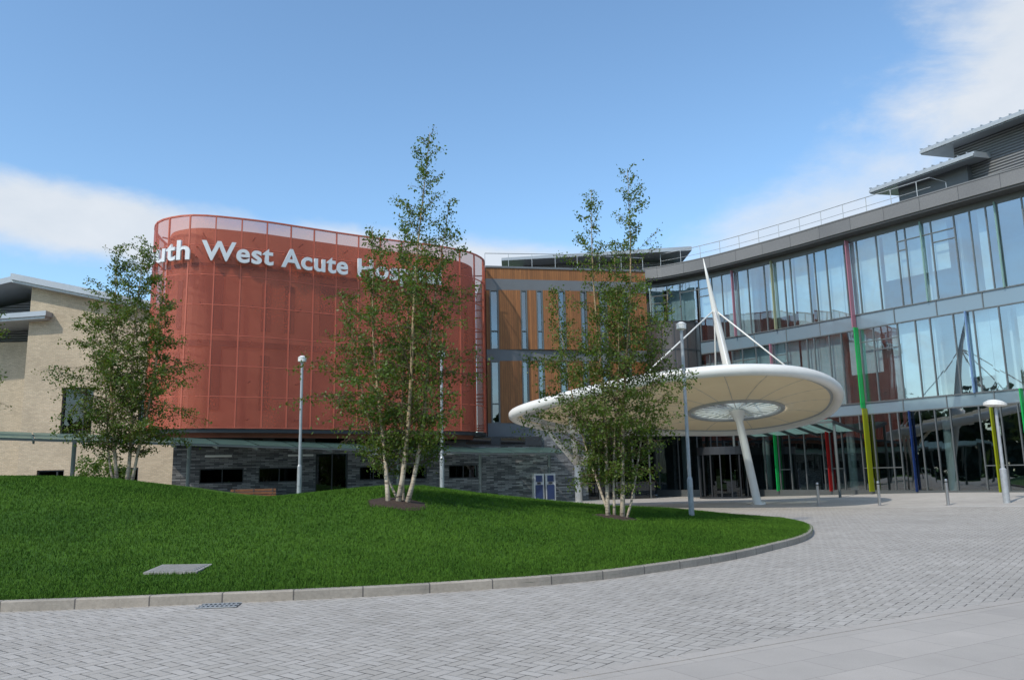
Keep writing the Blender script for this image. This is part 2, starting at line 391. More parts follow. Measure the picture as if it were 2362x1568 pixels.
for a,c in zip(edge,edge[1:]):
    b.face([(a[0],-25,.006),(c[0],-25,.006),(c[0],c[1],.006),(a[0],a[1],.006)],'flags')
b.obj('footway')
EP=Path([(q[0],q[1]) for q in edge],False)
b=B(); 
n=int(EP.L/.9)
for k in range(n):
    pbox(b,EP,k*EP.L/n+.003,(k+1)*EP.L/n-.003,-.08,.08,0,.012,'flags')
b.obj('flush_kerb')

# ---------------------------------------------------------------- lawn island
front=[(-40,10.0),(-20,10.0),(-10,10.3),(-6.6,10.6),(-5.6,10.7),(-4.2,10.9),(-2.9,11.1),(-1.5,11.4),(-.3,11.8),(.4,12.05),(1.4,12.6),(2.2,13.25),(3.2,14.15),(4.1,15.1),(5.1,16.4),(6.3,18.1),(7.2,19.9),(8.0,22.3),(8.2,24.7)]
back=[(8.2,24.7),(7.9,27),(7.0,29.0),(5,30.4),(0,31.2),(-8,31.2),(-16,29.2),(-26,26),(-40,22)]
fr=np.array(catmull(front,8)); bk=np.array(catmull(back,8)); 
poly=np.vstack([fr,bk[1:]])
def yf(x): return np.interp(x,fr[:,0],fr[:,1])
bo=bk[::-1]
def yb(x): return np.interp(x,bo[:,0],bo[:,1])
Hx=[-40,-18,-16,-14,-12.5,-10.5,-8.7,-7.6,-6.3,-4,-2.8,-1,1.3,3,4.8,6.5,8.2]
Hz=[1.7,1.85,1.84,1.8,1.72,1.44,1.14,1.04,1.12,1.31,1.29,1.02,.74,.57,.47,.3,.13]
seg0=poly; seg1=np.roll(poly,-1,axis=0)
def edist(x,y):
    P=np.stack([x,y],1)[:,None,:]; A=seg0[None]; D=(seg1-seg0)[None]
    t=np.clip(((P-A)*D).sum(2)/((D*D).sum(2)+1e-12),0,1); Q=A+D*t[...,None]
    return np.sqrt(((P-Q)**2).sum(2)).min(1)
def lawn(x,y):
    x=np.atleast_1d(np.asarray(x,float)); y=np.atleast_1d(np.asarray(y,float))
    D=edist(x,y); H=np.interp(x,Hx,Hz)
    w=np.clip((x-4)/4.2,0,1)
    return .06+.055*np.clip(D/.14,0,1)+.03*S(D/1.0)+(H-.145)*S((y-yf(x))/9.9)**.9*S((yb(x)-y)/(5.0-2*w))
cols=np.concatenate([np.linspace(-40,-16,30)[:-1],np.linspace(-16,7,150)[:-1],np.linspace(7,8.195,24)]); R=70
tt=np.linspace(0,1,R)
XX=np.repeat(cols[:,None],R,1); YY=yf(cols)[:,None]+(yb(cols)-yf(cols))[:,None]*tt[None]
ZZ=np.concatenate([lawn(XX[k],YY[k]) for k in range(len(cols))])
V=np.stack([XX.ravel(),YY.ravel(),ZZ],1)
F=[(c*R+r,(c+1)*R+r,(c+1)*R+r+1,c*R+r+1) for c in range(len(cols)-1) for r in range(R-1)]
me=bpy.data.meshes.new('lawn_mound'); me.from_pydata(V.tolist(),[],F); me.materials.append(M['grass']); me.polygons.foreach_set('use_smooth',[True]*len(F))
lawnE=empty('grass_lawn'); o=bpy.data.objects.new('lawn_mound',me); SC.objects.link(o); o.parent=lawnE
MX,MY,MA,MB=-5.18,12.62,.40,.33
NB=280000
bx=rng.uniform(-15,8.2,NB*2); u=rng.random(NB*2)**1.5; yl=yf(bx); by=yl+.05+u*(np.minimum(yb(bx),25)-yl)
hole=(np.abs(bx-MX)<MA+.01)&(np.abs(by-MY)<MB)
for cx_,cy_,rr in ((-2.62,18,.62),(2.45,20,.5)): hole|=((bx-cx_)**2+(by-cy_)**2<rr*rr)
ok=(~hole)&(np.abs(bx)<by*.75+1); bx=bx[ok][:NB]; by=by[ok][:NB]
bz=np.concatenate([lawn(bx[k:k+4000],by[k:k+4000]) for k in range(0,len(bx),4000)])
n=len(bx); an=rng.uniform(0,math.pi,n); hh=rng.uniform(.02,.05,n)*(1+.02*by); ww=.004+.0004*by
lx=rng.normal(0,.018,n); ly=rng.normal(0,.018,n)
P=np.empty((n,3,3)); P[:,0]=np.stack([bx-np.cos(an)*ww,by-np.sin(an)*ww,bz-.01],1); P[:,1]=np.stack([bx+np.cos(an)*ww,by+np.sin(an)*ww,bz-.01],1); P[:,2]=np.stack([bx+lx,by+ly,bz+hh],1)
def tri_mesh(name,P,k,mats,mi=None):
    me=bpy.data.meshes.new(name); n=len(P); me.vertices.add(n*k); me.vertices.foreach_set('co',P.astype(np.float32).ravel())
    me.loops.add(n*k); me.loops.foreach_set('vertex_index',np.arange(n*k,dtype=np.int32))
    me.polygons.add(n); me.polygons.foreach_set('loop_start',np.arange(0,n*k,k,dtype=np.int32)); me.polygons.foreach_set('loop_total',np.full(n,k,dtype=np.int32))
    for q in mats: me.materials.append(M[q])
    if mi is not None: me.polygons.foreach_set('material_index',mi.astype(np.int32))
    me.update(calc_edges=True); o=bpy.data.objects.new(name,me); SC.objects.link(o); return o
o=tri_mesh('grass_blades',P,3,['blade']); o.parent=lawnE
KP=Path([tuple(q) for q in poly],False)
b=B()
prof=[(0,-.02),(0,.115),(-.015,.13),(-.13,.13),(-.13,.0)]
n=int(KP.L/.3)
for k in range(n):
    a,c=k*KP.L/n,(k+1)*KP.L/n; acc=0
    for (d0,z0),(d1,z1) in zip(prof,prof[1:]):
        l=math.hypot(d1-d0,z1-z0)
        b.face([KP.at(a,d0,z0),KP.at(c,d0,z0),KP.at(c,d1,z1),KP.at(a,d1,z1)],'kerb',[(a,.1+acc),(c,.1+acc),(c,.1+acc+l),(a,.1+acc+l)]); acc+=l
b.obj('lawn_kerb')
def lz(x,y): return float(lawn(x,y)[0])
sl=(lz(MX,MY+.4)-lz(MX,MY-.4))/.8; slx=(lz(MX+.4,MY)-lz(MX-.4,MY))/.8; zc=lz(MX,MY)
def mz(x,y,h): return (MX+x,MY+y,zc+y*sl*.6+x*slx+h)
b=B()
def mplate(x0,x1,y0,y1,h0,h1,mat): b.hexa([mz(x0,y0,h0),mz(x1,y0,h0),mz(x1,y1,h0),mz(x0,y1,h0),mz(x0,y0,h1),mz(x1,y0,h1),mz(x1,y1,h1),mz(x0,y1,h1)],mat)
mplate(-MA,MA,-MB,MB,-.15,.018,'concrete'); mplate(-MA+.06,MA-.06,-MB+.06,MB-.06,.0185,.024,'coversteel')
for k in range(7): mplate(-MA+.1,MA-.1,-MB+.09+k*.075,-MB+.11+k*.075,.0245,.029,'concrete')
b.obj('manhole_cover')
b=B(); gx,gy,ga=-3.85,10.70,.13
b.box((gx,gy,.002),(.50,.34,.012),'iron',ga)
for k in range(8):
    t=-.20+k*.057
    for q in (-.08,.08): b.box((gx+t*math.cos(ga)-q*math.sin(ga),gy+t*math.sin(ga)+q*math.cos(ga),.012),(.016,.13,.012),'galv',ga)
for q in (-.16,0,.16): b.box((gx-q*math.sin(ga),gy+q*math.cos(ga),.013),(.5,.022,.012),'galv',ga)
b.obj('drain_grate')

# ---------------------------------------------------------------- red drum building
RP=Path([(-18.6,52),(-18.6,43),(-18.3,39.8),(-17.5,37.9),(-16.3,37.0),(-14.8,36.8),(-12.4,37.8),(-10.5,39.0),(-8.5,40.3),(-6.4,41.5),(-4.5,42.5),(-3.2,43.4),(-2.2,44.4),(-1.6,45.8),(-1.6,47.4),(-1.7,52)])
red=empty('red_screen_building')
b=B(); ribbon(b,RP,0,RP.L,4.0,14.2,'redmesh',0,.3); b.obj('perforated_screen',red)
b=B(); n=int(RP.L/1.2)
for k in range(n+1):
    s=k*1.2; pbox(b,RP,s-.03,s+.03,-.07,.012,4.0,14.2,'redframe')
for z in [4.02+1.455*k for k in range(8)]:
    pbox(b,RP,0,RP.L,-.06,.01,z-.018,z+.018,'redframe',.6)
pbox(b,RP,0,RP.L,-.08,.02,14.17,14.24,'redframe',.6)
b.obj('screen_frame',red)
b=B(); off=-.75
ribbon(b,RP,.2,RP.L-.2,3.6,13.8,'redback',off,.4)
r=random.Random(3); s=.6
while s<RP.L-1.5:
    w=r.choice([.35,.5,.8])
    for z0,z1 in ((4.9,7.6),(8.8,11.2)):
        if r.random()<.9: pbox(b,RP,s,s+w,off+.01,off+.05,z0,z1+ (0 if r.random()<.5 else .4),'reddark')
    s+=r.choice([1.2,1.8,2.4])
pbox(b,RP,.3,RP.L-.3,off+.01,off+.06,7.95,8.25,'reddark',.6); pbox(b,RP,.3,RP.L-.3,off+.01,off+.06,11.9,12.05,'reddark',.6)
for k in range(0,n,2):
    for z in (4.4,6.2,8.1,9.9,11.7,13.3): pbox(b,RP,k*1.2+.6,k*1.2+.66,off+.05,-.07,z,z+.06,'reddark')
ring=[RP.at(s,off) for s in np.linspace(.2,RP.L-.2,60)]
b.face([(x,y,13.8) for x,y in ring],'soffit'); 
ring=[RP.at(s,-.02) for s in np.linspace(0,RP.L,70)]
b.face([(x,y,3.96) for x,y in reversed(ring)],'dark')
pbox(b,RP,0,RP.L,-.35,-.05,3.8,3.97,'dark',.6)
b.obj('inner_wall',red)
SP=Path([(-17.2,50),(-17.2,40.5),(1.6,47.4),(4.4,48.6)],False)
b=B()
holes=[]
for x0,x1 in ((-16.0,-14.0),(-13.3,-11.4),(-8.4,-7.0),(-6.2,-4.9),(-3.7,-2.1)):
    holes.append((SP.sx(x0),SP.sx(x1)))
cur=9.5
zz0,zz1=1.45,2.2
doors=[(SP.sx(-10.6),SP.sx(-9.0))]
pbox(b,SP,0,9.5,-.3,0,0,3.8,'slate')
for a,c in sorted(holes+doors):
    pbox(b,SP,cur,a,-.3,0,0,3.8,'slate')
    if (a,c) in doors:
        pbox(b,SP,a,c,-.3,0,2.9,3.8,'slate'); pbox(b,SP,a+.05,c-.05,-.25,-.2,.0,2.9,'glassdark'); pbox(b,SP,a,c,-.8,-.75,0,2.9,'intdark')
        for q in (a,(a+c)/2,c-.06): pbox(b,SP,q,q+.06,-.2,-.1,0,2.9,'dark')
    else:
        pbox(b,SP,a,c,-.3,0,0,zz0,'slate'); pbox(b,SP,a,c,-.3,0,zz1,3.8,'slate')
        pbox(b,SP,a,c,-.28,-.2,zz0,zz1,'glassdark'); pbox(b,SP,a,c,-.6,-.55,zz0,zz1,'intdark')
        pbox(b,SP,a,c,-.2,-.02,zz0,zz0+.05,'dark'); pbox(b,SP,a,c,-.2,-.02,zz1-.05,zz1,'dark')
        for q in (a,(a+c)/2,c-.05): pbox(b,SP,q,q+.05,-.2,-.1,zz0+.05,zz1-.05,'dark')
    cur=c
pbox(b,SP,cur,SP.L,-.3,0,0,3.8,'slate')
pbox(b,SP,9.6,SP.L-3,-.2,.01,3.25,3.79,'dark')
for k in range(9):
    q=10.2+k*2.1; pbox(b,SP,q,q+1.5,.01,.03,3.35,3.7,'glassdark')
for k in range(5):
    q=11+k*4.1; pbox(b,SP,q,q+1.3,.01,.1,2.78,2.88,'white')
b.obj('stone_ground_floor',red)

# ---------------------------------------------------------------- sign
def curved_text(body,size,path,s_right,zb,off,name,mat,L_fit,fitpart):
    def mk(t):
        c=bpy.data.curves.new('t','FONT'); c.body=t; c.size=size; c.extrude=.06; c.offset=.03; c.space_character=1.06
        o=bpy.data.objects.new('t',c); SC.objects.link(o); bpy.context.view_layer.update(); return o,c
    o2,c2=mk(fitpart); w=o2.dimensions.x; SC.objects.unlink(o2)
    k=L_fit/w
    o1,c1=mk(body); W=o1.dimensions.x*k
    dg=bpy.context.evaluated_depsgraph_get(); me=bpy.data.meshes.new_from_object(o1.evaluated_get(dg)); SC.objects.unlink(o1)
    s0=s_right-W
    for v in me.vertices:
        x,y,z=v.co; q=path.at(s0+x*k,off+z); v.co=(q[0],q[1],zb+y)
    me.materials.clear(); me.materials.append(M[mat]); me.update()
    o=bpy.data.objects.new(name,me); SC.objects.link(o); return o,s0,W
i0=int(np.argmin(RP.P[:,1]))
def s_front(x): return float(np.interp(x,RP.P[i0:,0],RP.s[i0:]))
sR=s_front(-4.0); sL=s_front(-14.75)
sgnE=empty('hospital_name_sign')
sgn,ss0,sW=curved_text("South West Acute Hospital",1.32,RP,sR,11.95,.26,'letters','letter',sR-sL,"West Acute Hospital"); sgn.parent=sgnE
b=B(); s=ss0
while s<ss0+sW: 
    pbox(b,RP,s,s+.03,0,.21,12.1,12.14,'redframe'); pbox(b,RP,s,s+.03,0,.21,12.6,12.64,'redframe'); s+=.5
b.obj('letter_brackets',sgnE)

# ---------------------------------------------------------------- timber building
TP=Path([(-1.55,47.7),(3.3,48.3),(8.6,49.6)],False)
tim=empty('timber_clad_building'); b=B()
wins=[(-1.32,-.78),(.57,.98),(1.55,1.95),(2.9,3.35),(4.3,4.7),(5.5,6.0),(7.0,7.4)]
cur=0
for (x0,x1) in wins:
    a,c=TP.sx(x0),TP.sx(x1)
    for z0,z1 in ((9.1,12.8),(4.65,8.4)):
        pbox(b,TP,cur,a,-.2,0,z0,z1,'timber')
        pbox(b,TP,a,c,-.2,-.12,z0,z1,'glasswin'); pbox(b,TP,a,c,-1.4,-1.3,z0,z1,'intdark')
        for q in (a,c-.08): pbox(b,TP,q,q+.08,-.12,.03,z0,z1,'frame')
        for zq in (z0,z0+(z1-z0)*.3,z1-.06): pbox(b,TP,a+.08,c-.08,-.12,.02,zq,zq+.06,'frame')
    cur=c
for z0,z1 in ((9.1,12.8),(4.65,8.4)): pbox(b,TP,cur,TP.L,-.2,0,z0,z1,'timber')
pbox(b,TP,0,TP.L,-.25,.04,12.8,13.5,'greyband'); pbox(b,TP,0,TP.L,-.25,.04,8.4,9.1,'greyband'); pbox(b,TP,0,TP.L,-.25,.04,3.8,4.65,'greyband')
pbox(b,TP,0,TP.L,-.2,0,13.5,14.2,'timber'); pbox(b,TP,0,TP.L,-.4,.06,14.2,14.32,'greyband')
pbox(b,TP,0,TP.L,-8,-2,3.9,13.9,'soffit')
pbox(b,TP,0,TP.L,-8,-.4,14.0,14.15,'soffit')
pbox(b,TP,4.5,TP.L,-.1,-.05,0,3.8,'glassdark'); pbox(b,TP,4.5,TP.L,-3.2,-3,0,3.8,'intdark')
for k in range(6): pbox(b,TP,4.5+k*1.1,4.56+k*1.1,-.05,.05,0,3.8,'frame')
b.box((10.2,54.6,6.95),(6.5,1.2,13.7),'soffit')  # filler block added behind the drum to shut out bright sky in the gap
b.box((6.4,56,15.0),(11,5,1.7),'louvre')
b.hexa([(-.6,51.8,15.75),(12.2,51.8,16.2),(12.2,59,16.2),(-.6,59,15.75),(-.6,51.8,15.93),(12.2,51.8,16.48),(12.2,59,16.9),(-.6,59,16.3)],'roofmetal')
b.obj('walls',tim)
b=B()
rp=[TP.at(s,-.3,15.2) for s in np.linspace(0,TP.L,8)]
b.tube(rp,.025,6,'galv'); 
for q in rp: b.tube([(q[0],q[1],14.3),q],.02,6,'galv')
b.obj('roof_railing',tim)
b=B(); DP=Path([(9.75+1.6*math.cos(a),47.6+1.6*math.sin(a)) for a in np.linspace(math.pi,2.2*math.pi,24)],False)
ribbon(b,DP,0,DP.L,3.8,10.3,'drum',0,.3)
for k in range(8): pbox(b,DP,k*.75,k*.75+.05,0,.03,3.8,10.3,'dark')
for z in (5,6.8,8.6,10.25): pbox(b,DP,0,DP.L,0,.04,z,z+.06,'dark',.3)
b.face([(9.75+1.6*math.cos(a),47.6+1.6*math.sin(a),10.28) for a in np.linspace(0,2*math.pi,24,endpoint=False)],'soffit')
b.face([(9.75+1.6*math.cos(a),47.6+1.6*math.sin(a),3.8) for a in np.linspace(0,2*math.pi,24,endpoint=False)],'soffit')
b.obj('bronze_drum',tim)

# ---------------------------------------------------------------- glass building
FP=Path([(8.9,52.0),(10.2,51.3),(12.9,48.9),(16.1,45.0),(18.3,41.9),(20.6,38.7),(23.5,34.7),(29,27.3),(34,20.6)])
GPp=[FP.at(s,-1.0) for s in np.linspace(0,FP.L,80)]
GP=Path(GPp,False)
glb=empty('glass_entrance_building')
zg0,zg1,z1a,z1b,z2a,z2b=0.0,4.4,5.02,9.0,9.82,14.0
b=B(); rj=random.Random(5)
def panes(z0,z1,mat):
    s=0
    while s<GP.L-.01:
        e=min(s+1.15,GP.L); j=[rj.uniform(-.005,.005) for _ in range(4)]
        b.face([GP.at(s,j[0],z0),GP.at(e,j[1],z0),GP.at(e,j[2],z1),GP.at(s,j[3],z1)],mat,[(s,z0),(e,z0),(e,z1),(s,z1)]); s=e
panes(zg0,zg1,'glassg'); panes(z1a,z1b,'glass'); panes(z2a,z2b,'glass')
ribbon(b,GP,0,GP.L,zg1,z1a,'spandrel',.006,3.0); ribbon(b,GP,0,GP.L,z1b,z2a,'spandrel',.006,3.0)
b.obj('glazing',glb)
b=B(); r=random.Random(11)
for z in (zg1,z1a,z1b,z2a,z2b-.06): pbox(b,GP,0,GP.L,-.05,.07,z-.03,z+.03,'framelight',3)
pbox(b,GP,0,GP.L,-.1,.08,0,.42,'frame',3)
for (z0,z1) in ((.4,zg1),(z1a,z1b),(z2a,z2b)):
    s=.2
    while s<GP.L:
        w=r.choice([.75,.95,1.15,1.35,.45])
        pbox(b,GP,s-.025,s+.025,-.05,.06,z0+.03,z1-.03,'framelight')
        if r.random()<.3 and z0>1:
            pbox(b,GP,s+.025,s+w-.025,-.04,.05,z1-.75,z1-.70,'framelight')
            if r.random()<.6: pbox(b,GP,s+.025,s+w-.025,-.04,.05,z1-1.25,z1-1.20,'framelight')
        if z0<1 and r.random()<.5: pbox(b,GP,s+.025,s+w-.025,-.04,.05,1.55,1.6,'framelight')
        s+=w
s=.8
while s<GP.L:
    pbox(b,GP,s-.02,s+.02,-.02,.05,zg1+.03,z1a-.03,'framelight'); pbox(b,GP,s-.02,s+.02,-.02,.05,z1b+.03,z2a-.03,'framelight'); s+=2.2
b.obj('mullions',glb)
b=B()
def fin(x,z0,z1,c,d=.5):
    s=GP.sx(x); pbox(b,GP,s-.03,s+.03,.07,d,z0,z1,c)
for a in ((18.85,z2a-.7,z2b,'c_pink',.42),(18.9,z1a-.3,z2a-.72,'c_green',.45),(18.95,.35,z1a-.32,'c_yellow',.5),(15.9,z2a,z2b,'c_paleyel',.3),(14.1,z2a,z2b,'c_pink',.3),(15.6,6.4,z1b,'c_pink',.28),
          (17.55,.35,zg1,'c_red',.32),(15.5,.35,zg1,'c_green',.32),(20.3,.35,zg1,'c_navy',.24),(22.2,z1a,z1b,'c_lblue',.2),(22.6,.35,zg1,'c_yellow',.32),(23.4,3.0,z1a,'c_green',.35),(21.2,z2a,z2b,'c_palegr',.18),(23.3,z2a,z2b,'c_palegr',.18),(26,z1a,z1b,'c_red'),(25,.35,zg1,'c_navy')):
    fin(*a)
b.obj('coloured_fins',glb)
b=B()
for z0,z1 in ((zg1+.02,z1a-.02),(z1b+.02,z2a-.02),(13.95,14.2)): pbox(b,GP,0,GP.L,-7,-.08,z0,z1,'slab',3)
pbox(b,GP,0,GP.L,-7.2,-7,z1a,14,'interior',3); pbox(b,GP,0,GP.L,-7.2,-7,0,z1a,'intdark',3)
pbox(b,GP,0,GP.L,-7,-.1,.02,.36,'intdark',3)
s=1.5
while s<GP.L:
    q=GP.at(s,-1.2); b.tube([(q[0],q[1],.3),(q[0],q[1],14)],.22,12,'interior'); 
    s+=5.4
r=random.Random(4); s=0
while s<GP.L-2:
    w=r.choice([.6,1.2,1.8,2.5])
    for z0,z1 in ((z1a,z1b),(z2a,z2b)):
        k=r.random()
        if k<.84: pbox(b,GP,s,s+w*r.choice([.75,.92,.98]),-.5,-.46,z0+r.choice([0,0,0,0,.8,1.6]),z1,'blind')
        elif k<.9: pbox(b,GP,s,s+.12,-5,-1,z0,z1,'interior')
    s+=w
b.obj('interior_floors',glb)
b=B()
pbox(b,FP,0,FP.L,-.08,0,14.3,15.0,'fascia2',1.2); pbox(b,FP,0,FP.L,-1.2,-.08,14.2,14.34,'soffit',1.2)
pbox(b,FP,0,FP.L,-.5,.03,15.0,15.06,'fascia',1.2); pbox(b,FP,0,FP.L,-16,-.5,14.75,14.95,'soffit',3)
pbox(b,FP,0,FP.L,-1.15,-.9,13.95,14.2,'frame',1.2)
b.obj('fascia_and_roof',glb)
b=B(); rl=[FP.at(s,-.6,16.05) for s in np.linspace(1,FP.sx(20.9),26)]
b.tube(rl,.022,6,'galv'); b.tube([(x,y,z-.5) for x,y,z in rl],.014,6,'galv')
for q in rl[::2]: b.tube([(q[0],q[1],15),q],.02,6,'galv')
e=rl[-1]; b.tube([e,(e[0]+1.2,e[1]+.7,16.05),(e[0]+1.2,e[1]+.7,15)],.02,6,'galv')
b.obj('parapet_railing',glb)
b=B()
def pent(o,Lx,W,zb,ze,over,name_mat='louvre',slope=.12,win=None):
    d=Vector((.487,-.873,0)); nrm=Vector((.873,.487,0)); o=Vector(o)
    def P(a,c,z): q=o+d*a+nrm*c; return (q.x,q.y,z)
    b.hexa([P(0,0,zb),P(Lx,0,zb),P(Lx,W,zb),P(0,W,zb),P(0,0,ze),P(Lx,0,ze),P(Lx,W,ze+W*slope),P(0,W,ze+W*slope)],name_mat)
    if win: b.hexa([P(win[0],-.03,win[2]),P(win[1],-.03,win[2]),P(win[1],.02,win[2]),P(win[0],.02,win[2]),P(win[0],-.03,win[3]),P(win[1],-.03,win[3]),P(win[1],.02,win[3]),P(win[0],.02,win[3])],'spandrel')
    z=ze-.02-over*slope
    b.hexa([P(-over,-over,z),P(Lx+over,-over,z),P(Lx+over,W+over,z+(W+2*over)*slope),P(-over,W+over,z+(W+2*over)*slope),
            P(-over,-over,z+.32),P(Lx+over,-over,z+.32),P(Lx+over,W+over,z+.32+(W+2*over)*slope),P(-over,W+over,z+.32+(W+2*over)*slope)],'roofmetal')
    k=-over
    while k<Lx+over: b.beam(P(k,-over-.02,z+.36),P(k,W+over,z+.36+(W+2*over)*slope),.05,.07,'roofmetal'); k+=.5
    b.beam(P(-over,-over-.06,z+.12),P(Lx+over,-over-.06,z+.12),.1,.14,'galv')
pent((25.3,42.9,0),14,6,14.9,19.35,1.2,win=(2.2,7,15.2,16.6))
pent((23.3,45.6,0),4.2,6,14.9,18.0,1.1,'greyband')
b.obj('plant_rooms',glb)
ent=B(); sa,sb_=GP.sx(14.6),GP.sx(18.7)
for k in range(6):
    s=sa+(sb_-sa)*k/5
    ent.beam(GP.at(s,.0,3.45),GP.at(s,2.6,4.0),.08,.14,'dark')
for k in range(6):
    a0=sa+(sb_-sa)*k/6; a1=sa+(sb_-sa)*(k+1)/6-.03
    ent.face([GP.at(a0,.05,3.56),GP.at(a1,.05,3.56),GP.at(a1,2.7,4.12),GP.at(a0,2.7,4.12)],'walkglass')
ent.beam(GP.at(sa,2.55,3.98),GP.at(sb_,2.55,3.98),.09,.12,'walksteel')
for s in (sa+.1,sb_-.05): 
    q=GP.at(s,2.4); ent.tube([(q[0],q[1],.1),(q[0],q[1],3.95)],.07,10,'walksteel')
cx,cy=12.35,47.6
for a in np.linspace(0,2*math.pi,17)[:-1]:
    ent.box((cx+1.45*math.cos(a),cy+1.45*math.sin(a),1.3),(.06,.06,2.39),'dark',a)
ring=[(cx+1.5*math.cos(a),cy+1.5*math.sin(a)) for a in np.linspace(0,2*math.pi,32,endpoint=False)]
for z0,z1 in ((2.5,2.95),(0,.1)):
    for k in range(32):
        p0,p1=ring[k],ring[(k+1)%32]; ent.face([(*p0,z0),(*p1,z0),(*p1,z1),(*p0,z1)],'dark')
    ent.face([(*q,z1) for q in ring],'dark')
for a in (.3,.3+math.pi/2): ent.box((cx,cy,1.3),(2.7,.04,2.38),'glassdark',a)
for k in range(32):
    if k%16<11:
        p0,p1=[(cx+1.42*math.cos(2*math.pi*q/32),cy+1.42*math.sin(2*math.pi*q/32)) for q in (k,k+1)]
        ent.face([(*p0,.1),(*p1,.1),(*p1,2.5),(*p0,2.5)],'glassdark')
ent.obj('entrance_porch_and_revolving_door',glb)

# ---------------------------------------------------------------- cream brick building
brk=empty('cream_brick_building'); b=B()
BP=Path([(-40,44.6),(-18.9,45.0)],False)
def bx_(x0,x1,z0,z1,mat,d0=-.3,d1=0): pbox(b,BP,BP.sx(x0),BP.sx(x1),d0,d1,z0,z1,mat)
ops=[(-25.5,-23.75,4.3,6.95),(-21.2,-20.2,4.3,6.4),(-26.6,-25.1,0,2.35),(-22.6,-21.0,0,2.4)]
xsb=sorted({-27.7,-18.9,*[q for o_ in ops for q in o_[:2]]}); zsb=[0,2.35,2.4,4.3,6.4,6.95,11.2]
for x0,x1 in zip(xsb,xsb[1:]):
    for z0,z1 in zip(zsb,zsb[1:]):
        xm,zm=(x0+x1)/2,(z0+z1)/2
        if any(o_[0]<xm<o_[1] and o_[2]<zm<o_[3] for o_ in ops): continue
        bx_(x0,x1,z0,z1,'brick')
for x0,x1,z0,z1 in ops:
    bx_(x0,x1,z0,z1,'glassdark',-.25,-.18); bx_(x0,x1,z0,z1,'intdark',-1.2,-1.1)
    for q in (x0,(x0+x1)/2+.3,x1-.07): bx_(q,q+.07,z0,z1,'dark',-.18,-.08)
    for q in (z0,z1-.07): bx_(x0+.07,x1-.07,q,q+.07,'dark',-.18,-.09)
def q3(x,d,z): s=BP.sx(x); return BP.at(s,d,z)
b.face([q3(-27.7,0,11.2),q3(-18.9,0,11.2),q3(-27.7,0,12.9)],'brick',[(0,11.2),(8.8,11.2),(0,12.9)])
b.face([q3(-27.7,0,0),q3(-27.7,0,12.9),q3(-27.7,-12,12.9),q3(-27.7,-12,0)],'brick',[(0,0),(0,12.9),(12,12.9),(12,0)])
b.hexa([q3(-40,-1.6,0),q3(-27.7,-1.6,0),q3(-27.7,-8,0),q3(-40,-8,0),q3(-40,-1.6,9.9),q3(-27.7,-1.6,9.9),q3(-27.7,-8,9.9),q3(-40,-8,9.9)],'brick')
b.hexa([q3(-40,-2.2,9.9),q3(-27.8,-2.2,9.9),q3(-27.8,-8,9.9),q3(-40,-8,9.9),q3(-40,-2.2,10.2),q3(-27.8,-2.2,12.75),q3(-27.8,-8,12.75),q3(-40,-8,10.2)],'louvre')
b.obj('walls',brk)
b=B()
def slabx(xa,za,xb,zb_,d0,d1,th,mat='roofmetal'):
    b.hexa([q3(xa,d1,za),q3(xb,d1,zb_),q3(xb,d0,zb_),q3(xa,d0,za),q3(xa,d1,za+th),q3(xb,d1,zb_+th),q3(xb,d0,zb_+th),q3(xa,d0,za+th)],mat)
slabx(-28.5,13.12,-18.9,11.0,-12,.8,.36); slabx(-28.5,12.98,-18.9,10.86,-11,.65,.14,'galv')
slabx(-40,10.4,-28.5,13.1,-12,.4,.34)
slabx(-40,10.2,-26.4,11.0,-5,.7,.28); slabx(-40,10.05,-26.5,10.85,-5,.6,.15,'galv')
b.obj('roofs',brk)

# ---------------------------------------------------------------- covered walkway
wk=empty('covered_walkway'); b=B()
WP=Path([(-28,25.7),(-19.8,31),(-1.3,43),(4,46.0)],False)
sA=WP.sx(-19.8); sBk=WP.sx(-1.3)
def wz(s): t=(s-sA)/(sBk-sA); return 3.47-.62*min(t,1)
s=.3
while s<WP.L-1:
    z=wz(s); b.beam(WP.at(s,.0,z-.22),WP.at(s,-2.2,z+.12),.07,.13,'walksteel')
    s2=min(s+1.75,WP.L)
    b.face([WP.at(s+.03,.15,wz(s)-.08),WP.at(s2-.03,.15,wz(s2)-.08),WP.at(s2-.03,-2.4,wz(s2)+.3),WP.at(s+.03,-2.4,wz(s)+.3)],'walkglass')
    b.beam(WP.at(s,.1,z-.14),WP.at(s2,.1,wz(s2)-.14),.07,.07,'walksteel')
    b.beam(WP.at(s,-2.2,z+.16),WP.at(s2,-2.2,wz(s2)+.16),.08,.09,'walksteel')
    b.beam(WP.at(s,-1.1,z-.06),WP.at(s2,-1.1,wz(s2)-.06),.08,.09,'walksteel')
    s+=1.75
for t in (-.3,-.09,.115,.32,.55,.78,1.0,1.2):
    s=sA+(sBk-sA)*t
    if 0<s<WP.L:
        q=WP.at(s,-1.1); b.tube([(q[0],q[1],0),(q[0],q[1],wz(s)-.05)],.085,12,'walksteel'); b.tube([(q[0],q[1],0),(q[0],q[1],.36)],.13,12,'walksteel')
b.obj('frame_and_glass',wk)

